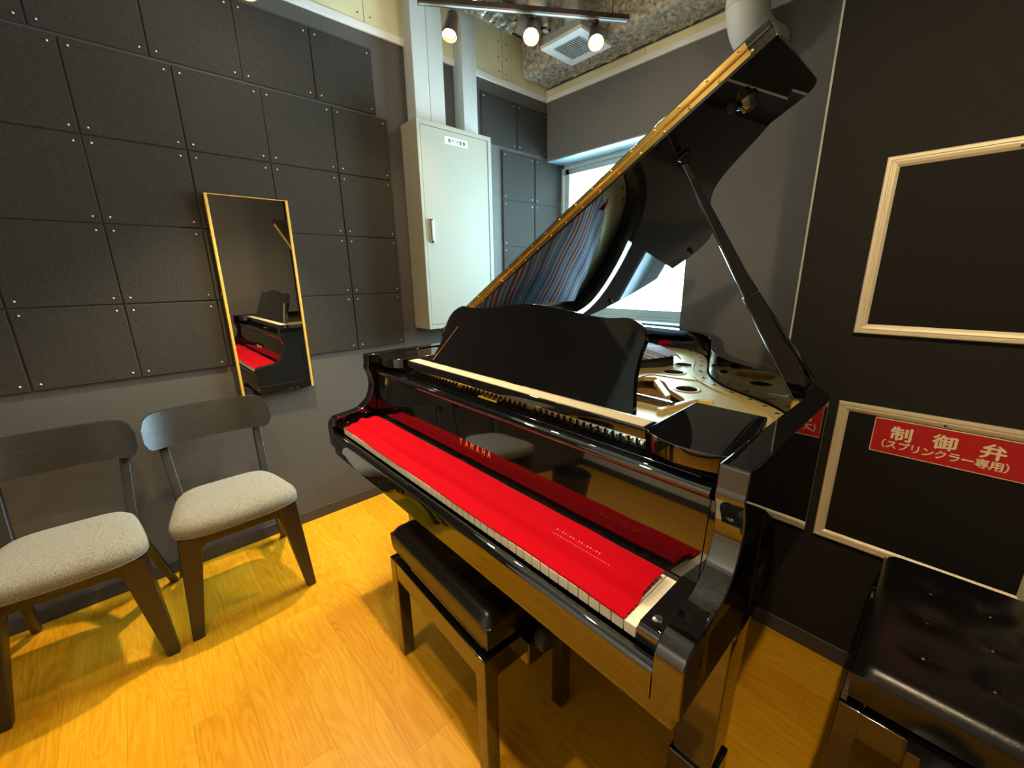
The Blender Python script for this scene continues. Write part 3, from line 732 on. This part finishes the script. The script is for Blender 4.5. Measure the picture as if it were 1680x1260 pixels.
# ------------------------------------------------------------------ piano benches
def make_bench(label):
    t = thing('piano_bench', label, 'bench', (-.868, .632, 0), R(-2.2), 'height-adjustable piano benches')
    LX, LY = .260, .147; nx, ny = 46, 28
    bm = BM(); top = []
    tufts = [(-.13, -.05), (0, -.05), (.13, -.05), (-.13, .05), (0, .05), (.13, .05)]
    def ht(x, y):
        ex = max(0, (abs(x)-(LX-.03))/.03); ey = max(0, (abs(y)-(LY-.03))/.03); z = .496-.020*(ex**2.2+ey**2.2)/1.0
        z = max(z, .470)
        for a, b in tufts: z -= .012*math.exp(-((x-a)**2+(y-b)**2)/.0007)
        return z + .004*math.cos(x*4)*math.cos(y*6)
    for i in range(nx+1):
        row = []
        for j in range(ny+1):
            x = LX*math.sin((i/nx-.5)*math.pi); y = LY*math.sin((j/ny-.5)*math.pi)
            row.append(bm.verts.new((x, y, ht(x, y))))
        top.append(row)
    for i in range(nx):
        for j in range(ny): bm.faces.new((top[i][j], top[i+1][j], top[i+1][j+1], top[i][j+1]))
    loop = [top[i][0] for i in range(nx+1)] + [top[nx][j] for j in range(1, ny+1)] + [top[i][ny] for i in range(nx-1, -1, -1)] + [top[0][j] for j in range(ny-1, 0, -1)]
    for sc, z in ((1.006, .465), (1.002, .435), (.985, .410)):
        nl = [bm.verts.new((v.co.x/abs(1)*1.0, v.co.y, z)) for v in loop]
        for v, s in zip(nl, loop):
            v.co.x = max(-LX*sc, min(LX*sc, s.co.x*sc)); v.co.y = max(-LY*sc, min(LY*sc, s.co.y*sc))
        for i in range(len(loop)): k = (i+1) % len(loop); bm.faces.new((loop[i], nl[i], nl[k], loop[k]))
        loop = nl
    bm.faces.new(loop)
    cu = obj('cushion', bm, 'leather', t, smooth=50)
    for a, b in tufts:
        bm = BM(); add_lathe(bm, [(.009, 0), (.007, .004), (0, .0055)], (a, b, ht(a, b)-.001), (0, 0, 1), 12); obj('button', bm, 'leather', cu, smooth=60)
    bm = BM(); add_box(bm, (-.225, -.115, .370), (.225, .115, .410)); obj('seat_board', bm, 'bench_wood', t)
    FX, FY = .258, .156
    for lo, hi, nm in (((-FX, -FY, .318), (FX, -FY+.022, .385), 'long_apron'), ((-FX, FY-.022, .318), (FX, FY, .385), 'long_apron'), ((-FX, -FY+.022, .318), (-FX+.022, FY-.022, .385), 'end_apron'), ((FX-.022, -FY+.022, .318), (FX, FY-.022, .385), 'end_apron')):
        box(nm, lo, hi, 'bench_wood', t, bev=.002)
    for sx in (-1, 1):
        for sy in (-1, 1):
            bm = BM(); add_box(bm, (sx*(FX+.002)-.04*(sx > 0), sy*(FY+.002)-.04*(sy > 0), 0), (sx*(FX+.002)+.04*(sx < 0), sy*(FY+.002)+.04*(sy < 0), .387)); obj('leg', bm, 'bench_wood', t, bev=.003)
    bm = BM(); add_lathe(bm, [(.008, 0), (.008, .03), (.026, .032), (.030, .038), (.030, .060), (.026, .066), (0, .066)], (FX, 0, .392), (1, 0, 0), 24); obj('height_knob', bm, 'rubber', t, smooth=40)
    bm = BM(); add_box(bm, (.19, -.05, .33), (.30, .05, .40)); obj('lift_bracket', bm, 'bench_wood', t, bev=.002)
    return t
b1 = make_bench('black leather piano bench with tufted seat pushed under the piano keyboard')
b2 = dup(b1, label='black leather bench in the dark corner below the red sign')
b2.location = (.135, 1.222, 0); b2.rotation_euler = (0, 0, R(-90))

# ------------------------------------------------------------------ mirror
Mi = thing('wall_mirror', 'tall narrow frameless-topped mirror with gold side strips on the panelled wall', 'mirror', (XL+T+.003, .468, .752))
box('backing', (0, -.150, 0), (.014, .150, .872), 'rubber', Mi)
box('mirror_glass', (.0142, -.146, .002), (.0175, .146, .870), 'mirror', Mi)
for s in (-1, 1): box('gold_strip', (0, min(s*.146, s*.156), 0), (.022, max(s*.146, s*.156), .873), 'frame_gold', Mi, bev=.001)
box('top_edge', (0, -.146, .870), (.018, .146, .873), 'frame_gold', Mi)
box('bottom_edge', (0, -.146, -.001), (.018, .146, .002), 'chrome', Mi)

# ------------------------------------------------------------------ distribution cabinet and ducts
Cb = thing('distribution_cabinet', 'cream steel electrical cabinet with white label mounted on the left wall', 'cabinet', (XL, 1.497, .986))
bm = BM(); H_ = 1.078
add_box(bm, (0, -.248, 0), (.135, .248, H_)); obj('body', bm, 'cabinet', Cb, bev=.002)
bm = BM()
for lo, hi in (((.135, -.248, 0), (.160, .248, .024)), ((.135, -.248, H_-.022), (.160, .248, H_)), ((.135, -.248, .024), (.160, -.230, H_-.022)), ((.135, .222, .024), (.160, .248, H_-.022))): add_box(bm, lo, hi)
obj('front_frame', bm, 'cabinet', Cb, bev=.0015)
dr = box('door', (.135, -.2275, .0265), (.158, .2195, H_-.0245), 'cabinet', Cb, bev=.0015)
lb = box('label_plate', (.158, -.078, H_-.088), (.1592, .075, H_-.052), 'label_white', dr)
mx = Matrix.Translation((.1593, -.058, H_-.079)) @ Matrix(((0, 0, 1, 0), (1, 0, 0, 0), (0, 1, 0, 0), (0, 0, 0, 1)))
for i, ch in enumerate('電灯分電盤'):
    text_mesh('character', ch, .0215, 'ink', lb, mx @ Matrix.Translation((i*.0245, 0, 0)), extrude=.0002, bold=.0003)
hd = box('handle', (.158, -.206, .475), (.166, -.180, .600), 'chrome', dr, bev=.003)
box('handle_lever', (.166, -.199, .485), (.172, -.187, .592), 'vent_grey', hd, bev=.002)
DG = 'white cable ducts above the cabinet'
for a, b, lab in ((1.297, 1.388, 'white square cable duct above cabinet, leftmost of the three'), (1.389, 1.484, 'white square cable duct above cabinet, in the middle with a dark gap on its right'), (1.611, 1.711, 'white square cable duct above cabinet, rightmost beside the felt panels')):
    d = thing('cable_duct', lab, 'duct', (XL, (a+b)/2, 2.064), 0, DG); w = (b-a)/2
    box('base', (.0005, -w, 0), (.05, w, .668), 'duct', d, bev=.002)
    box('cover', (.05, -w, 0), (.087, w, .668), 'duct', d, bev=.003)

# ------------------------------------------------------------------ access panels and sign on the right wall
def access(label, z0):
    t = thing('access_panel', label, 'access panel', (.036, YR, z0), 0, 'access panels in the right wall')
    hw, h, w = .2265, .457, .027
    box('panel_leaf', (-hw+w-.004, -.006, w-.004), (hw-w+.004, -.0005, h-w+.004), 'panel_black', t)
    prof = [(0, 0), (0, .010), (.003, .014), (.009, .014), (.0105, .011), (.013, .011), (.0145, .0135), (.021, .0115), (.027, .007), (.027, 0)]   # across width, depth
    cs = [(-hw, 0), (hw, 0), (hw, h), (-hw, h)]; ci = [(1, 1), (-1, 1), (-1, -1), (1, -1)]
    for k in range(4):
        p, q = cs[k], cs[(k+1) % 4]; dp, dq = ci[k], ci[(k+1) % 4]; bm = BM()
        A = [bm.verts.new((p[0]+dp[0]*a, -.0004-d, p[1]+dp[1]*a)) for a, d in prof]; B = [bm.verts.new((q[0]+dq[0]*a, -.0004-d, q[1]+dq[1]*a)) for a, d in prof]
        m = len(prof)
        for i in range(m-1): bm.faces.new((A[i], A[i+1], B[i+1], B[i]))
        bm.faces.new((A[0], B[0], B[-1], A[-1])); bm.faces.new(A); bm.faces.new(B[::-1])
        fr = obj('frame_bar', bm, 'alu', t)
        if k == 2:
            bm = BM(); add_lathe(bm, [(.0035, 0), (.003, .001), (0, .0012)], (0, -.0125, h-.020), (0, -1, 0), 10); obj('screw', bm, 'rubber', fr)
    return t
access('gold-framed black access panel, the upper one on the right wall', 1.106)
access('gold-framed black access panel around the red sign, the lower one', .444)
Sg = thing('warning_sign', 'red sign with ivory Japanese lettering for the sprinkler control valve', 'sign', (.045, YR-.0065, .771))
box('plate', (-.146, -.0025, 0), (.150, 0, .1), 'sign_red', Sg)
bm = BM()
for lo, hi in (((-.1465, -.003, -.0007), (.1505, 0, .0012)), ((-.1465, -.003, .0988), (.1505, 0, .1007)), ((-.1465, -.003, 0), (-.1447, 0, .1)), ((.1487, -.003, 0), (.1505, 0, .1))): add_box(bm, lo, hi)
obj('border', bm, 'sign_ivory', Sg)
rx = Matrix.Rotation(R(90), 4, 'X')
for ch, xx in zip('制御弁', (-.110, -.025, .060)):
    text_mesh('character', ch, .0425, 'sign_ivory', Sg, Matrix.Translation((xx, -.0028, .0475)) @ rx @ Matrix.Diagonal((1.12, 1, 1, 1)), extrude=.0004, bold=.0011)
for i, ch in enumerate('（スプリンクラー専用）'):
    text_mesh('character', ch, .0262 if i in (0, 10) else .0262, 'sign_ivory', Sg, Matrix.Translation((-.140+i*.0247, -.0028, .0185)) @ rx, extrude=.0004, bold=.0005)

# ------------------------------------------------------------------ ceiling fittings
TRZ = 2.40
def lamp(loc, aim, label, group, power=1.0, stem_top=TRZ, angle=130, blend=.7, spill=6.0):
    loc = Vector(loc); d = (Vector(aim)-loc).normalized()
    t = thing('spot_lamp', label, 'spot lamp', loc, 0, group)
    bm = BM(); prof = [(0, -.100), (.020, -.098), (.026, -.085), (.028, -.050), (.033, -.015), (.036, .006), (.036, .016), (.033, .016), (.028, 0), (0, -.002)]
    add_lathe(bm, prof, (0, 0, 0), d, 28); obj('lamp_head', bm, 'lamp_body', t, smooth=40)
    bm = BM(); add_lathe(bm, [(.025, .001), (.022, .005), (.012, .007), (0, .0075)], (0, 0, 0), d, 24); obj('lens', bm, 'lens', t, smooth=60)
    back = -d*.055
    bm = BM(); add_tube(bm, [back, back+Vector((0, 0, .03)), (back.x, back.y, stem_top-loc.z)], .006, n=10); add_cyl(bm, (back.x, back.y, stem_top-loc.z-.012), (back.x, back.y, stem_top-loc.z), .016, n=14); obj('stem', bm, 'lamp_body', t, smooth=40)
    ld = bpy.data.lights.new('spot_bulb', 'SPOT'); ld.energy = LAMP_W*power; ld.color = WARM; ld.spot_size = R(angle); ld.spot_blend = blend; ld.shadow_soft_size = .028
    lo = bpy.data.objects.new('bulb', ld); COL.objects.link(lo); lo.parent = t; lo.location = d*.02
    lo.rotation_euler = d.to_track_quat('-Z', 'Y').to_euler()
    sd = bpy.data.lights.new('bulb_spill', 'POINT'); sd.energy = spill; sd.color = (1.0, .83, .60); sd.shadow_soft_size = .02     # light leaving the domed bulb sideways
    so_ = bpy.data.objects.new('bulb_glow', sd); COL.objects.link(so_); so_.parent = t; so_.location = d*.042
    return t
def track(p0, p1, label):
    p0 = Vector((*p0, TRZ)); p1 = Vector((*p1, TRZ)); L_ = (p1-p0).length; a = math.atan2(p1.y-p0.y, p1.x-p0.x)
    t = thing('light_track', label, 'light track', p0, a)
    bm = BM(); add_box(bm, (0, -.017, 0), (L_, .017, .020)); obj('rail', bm, 'track', t, bev=.002)
    bm = BM(); add_box(bm, (.005, -.006, -.0015), (L_-.005, .006, .0)); obj('slot', bm, 'vent_grey', t)
    for s in (.08, .92):
        bm = BM(); add_cyl(bm, (L_*s, 0, .02), (L_*s, 0, ZC-TRZ), .0025, n=8); obj('hanger_wire', bm, 'lamp_body', t)
    return t
track((-1.785, 1.138), (-1.264, 1.927), 'dark brown light track hanging below the rough ceiling')
# lamp positions on the track, from their places along it
GL = 'spot lamps on the ceiling tracks'
lamp((-1.735, 1.263, 2.315), (-1.45, .75, 1.0), 'brown spot lamp at the left end of the ceiling track by the ducts', GL, .55, spill=.4)
lamp((-1.505, 1.540, 2.312), (-.75, .55, .8), 'glaring spot lamp in the middle of the hanging ceiling track', GL, .7, spill=4.0)
lamp((-1.335, 1.785, 2.306), (-.55, .95, .8), 'glaring spot lamp at the right end of the ceiling track before the air grille', GL, .7, spill=3.0)
track((-2.05, .66), (-.75, -.21), 'dark brown light track overhead outside the picture')
lamp((-1.82, .49, 2.23), (-1.30, .15, 0), 'spot lamp near the left wall glowing at the top picture edge', GL, 3.2, angle=86, blend=.5, spill=3.5)
lamp((-1.05, -.01, 2.25), (-1.0, .0, 0), 'spot lamp on the overhead track in front of the keyboard', GL, .75, angle=105, spill=2.0)
lamp((.10, .28, 2.30), (-.08, 1.15, .2), 'single spot lamp hanging from the ceiling right of the piano', GL, 1.35, stem_top=ZC, spill=3.0)
lamp((-.55, -1.05, 2.30), (-.6, -1.75, 1.0), 'added unseen spot lamp at the back of the room brightening the cream wall', GL, 1.2, stem_top=ZC, angle=120, spill=1.0)  # unseen lamp added to brighten the back wall and its reflections

V = thing('air_grille', 'square white ventilation grille hanging under the rough ceiling', 'vent', (-1.638, 2.017, 2.45))
bm = BM(); add_prism(bm, [(-.137, -.133), (.137, -.133), (.137, .133), (-.137, .133)], lambda a, b: (a, b, 0), lambda a, b: (a, b, .018), [[(-.088, -.084), (.088, -.084), (.088, .084), (-.088, .084)]]); obj('frame', bm, 'vent_white', V, bev=.002)
for i in range(12): box('slat', (-.088+.0147*i, -.084, .003), (-.088+.0147*i+.009, .084, .012), 'vent_grey', V)
box('plenum', (-.12, -.116, .018), (.12, .116, .06), 'vent_grey', V)
bm = BM(); add_cyl(bm, (0, -.03, .06), (0, -.03, .29), .06, n=20); obj('neck', bm, 'foil', V, smooth=40)
D = thing('smoke_detector', 'small round white smoke detector under the ceiling behind the track', 'detector', (-1.87, 1.965, 2.70))
bm = BM(); add_lathe(bm, [(.05, .05), (.05, .012), (.044, 0), (.03, -.008), (.012, -.012), (0, -.012)], (0, 0, 0), (0, 0, 1), 24); obj('dome', bm, 'label_white', D, smooth=40)
bm = BM(); add_lathe(bm, [(.013, -.012), (.013, -.02), (0, -.021)], (0, 0, 0), (0, 0, 1), 12); obj('sensor', bm, 'vent_grey', D, smooth=40)
D2 = thing('sprinkler_head', 'small silver sprinkler cup beside the smoke detector', 'sprinkler', (-1.86, 2.02, 2.62))
bm = BM(); add_lathe(bm, [(.030, 0), (.034, .02), (.028, .05), (.012, .07), (.010, .15), (0, .15)], (0, 0, 0), (.2, .1, 1), 20); obj('cup', bm, 'chrome', D2, smooth=40)
bm = BM(); add_lathe(bm, [(0, -.012), (.016, -.012), (.018, -.008), (.006, 0)], (0, 0, 0), (.2, .1, 1), 16); obj('deflector', bm, 'label_white', D2, smooth=40)
F = thing('foil_duct', 'crumpled silver foil insulated duct along the ceiling over the ducts', 'duct', (-2.06, 1.1, 2.66))
bm = BM(); rnd = random.Random(9); n = 22; prev = None
for i in range(41):
    y = .02*i
    ring = [bm.verts.new(((.062+rnd.uniform(-.010, .010))*math.cos(2*math.pi*k/n)+.05, y, (.062+rnd.uniform(-.010, .010))*math.sin(2*math.pi*k/n)+.02)) for k in range(n)]
    if prev:
        for k in range(n): bm.faces.new((prev[k], prev[(k+1) % n], ring[(k+1) % n], ring[k]))
    prev = ring
obj('foil_wrap', bm, 'foil', F)
bm = BM(); add_cyl(bm, (.05, .815, .02), (.05, 1.0, .02), .045, n=18); obj('inner_pipe', bm, 'vent_grey', F, smooth=40)
Dk = thing('elbow_duct', 'white taped elbow duct coming down from the ceiling behind the piano lid', 'duct', (-.86, 2.25, 2.30))
bm = BM(); path = [(.0, -.02, .46), (0, -.02, .30), (.0, -.02, .16), (.005, -.015, .08), (.015, .01, .025), (.03, .05, -.005), (.045, .10, -.015), (.055, .15, -.015)]
pp = spline([Vector(p) for p in path], 4); add_tube(bm, pp, .085, n=28); obj('elbow', bm, 'duct_white', Dk, smooth=40)
for z in (.10, .20, .30):
    bm = BM(); add_cyl(bm, (0, -.02, z), (0, -.02, z+.03), .0865, n=28); obj('tape_band', bm, 'duct_white', Dk, smooth=40)

# waste bin, seen mirrored in the fallboard
B = thing('waste_bin', 'black round waste bin, seen mirrored in the piano fallboard', 'bin', (-1.47, -.62, 0))
bm = BM(); add_lathe(bm, [(0, 0), (.095, 0), (.100, .01), (.118, .33), (.122, .335), (.114, .335), (.097, .02), (0, .02)], (0, 0, 0), (0, 0, 1), 32); obj('pail', bm, 'bin', B, smooth=40)
bm = BM(); add_lathe(bm, [(.119, .326), (.123, .328), (.123, .340), (.117, .340), (.117, .328)], (0, 0, 0), (0, 0, 1), 32); obj('rim_ring', bm, 'bin', B, smooth=40)
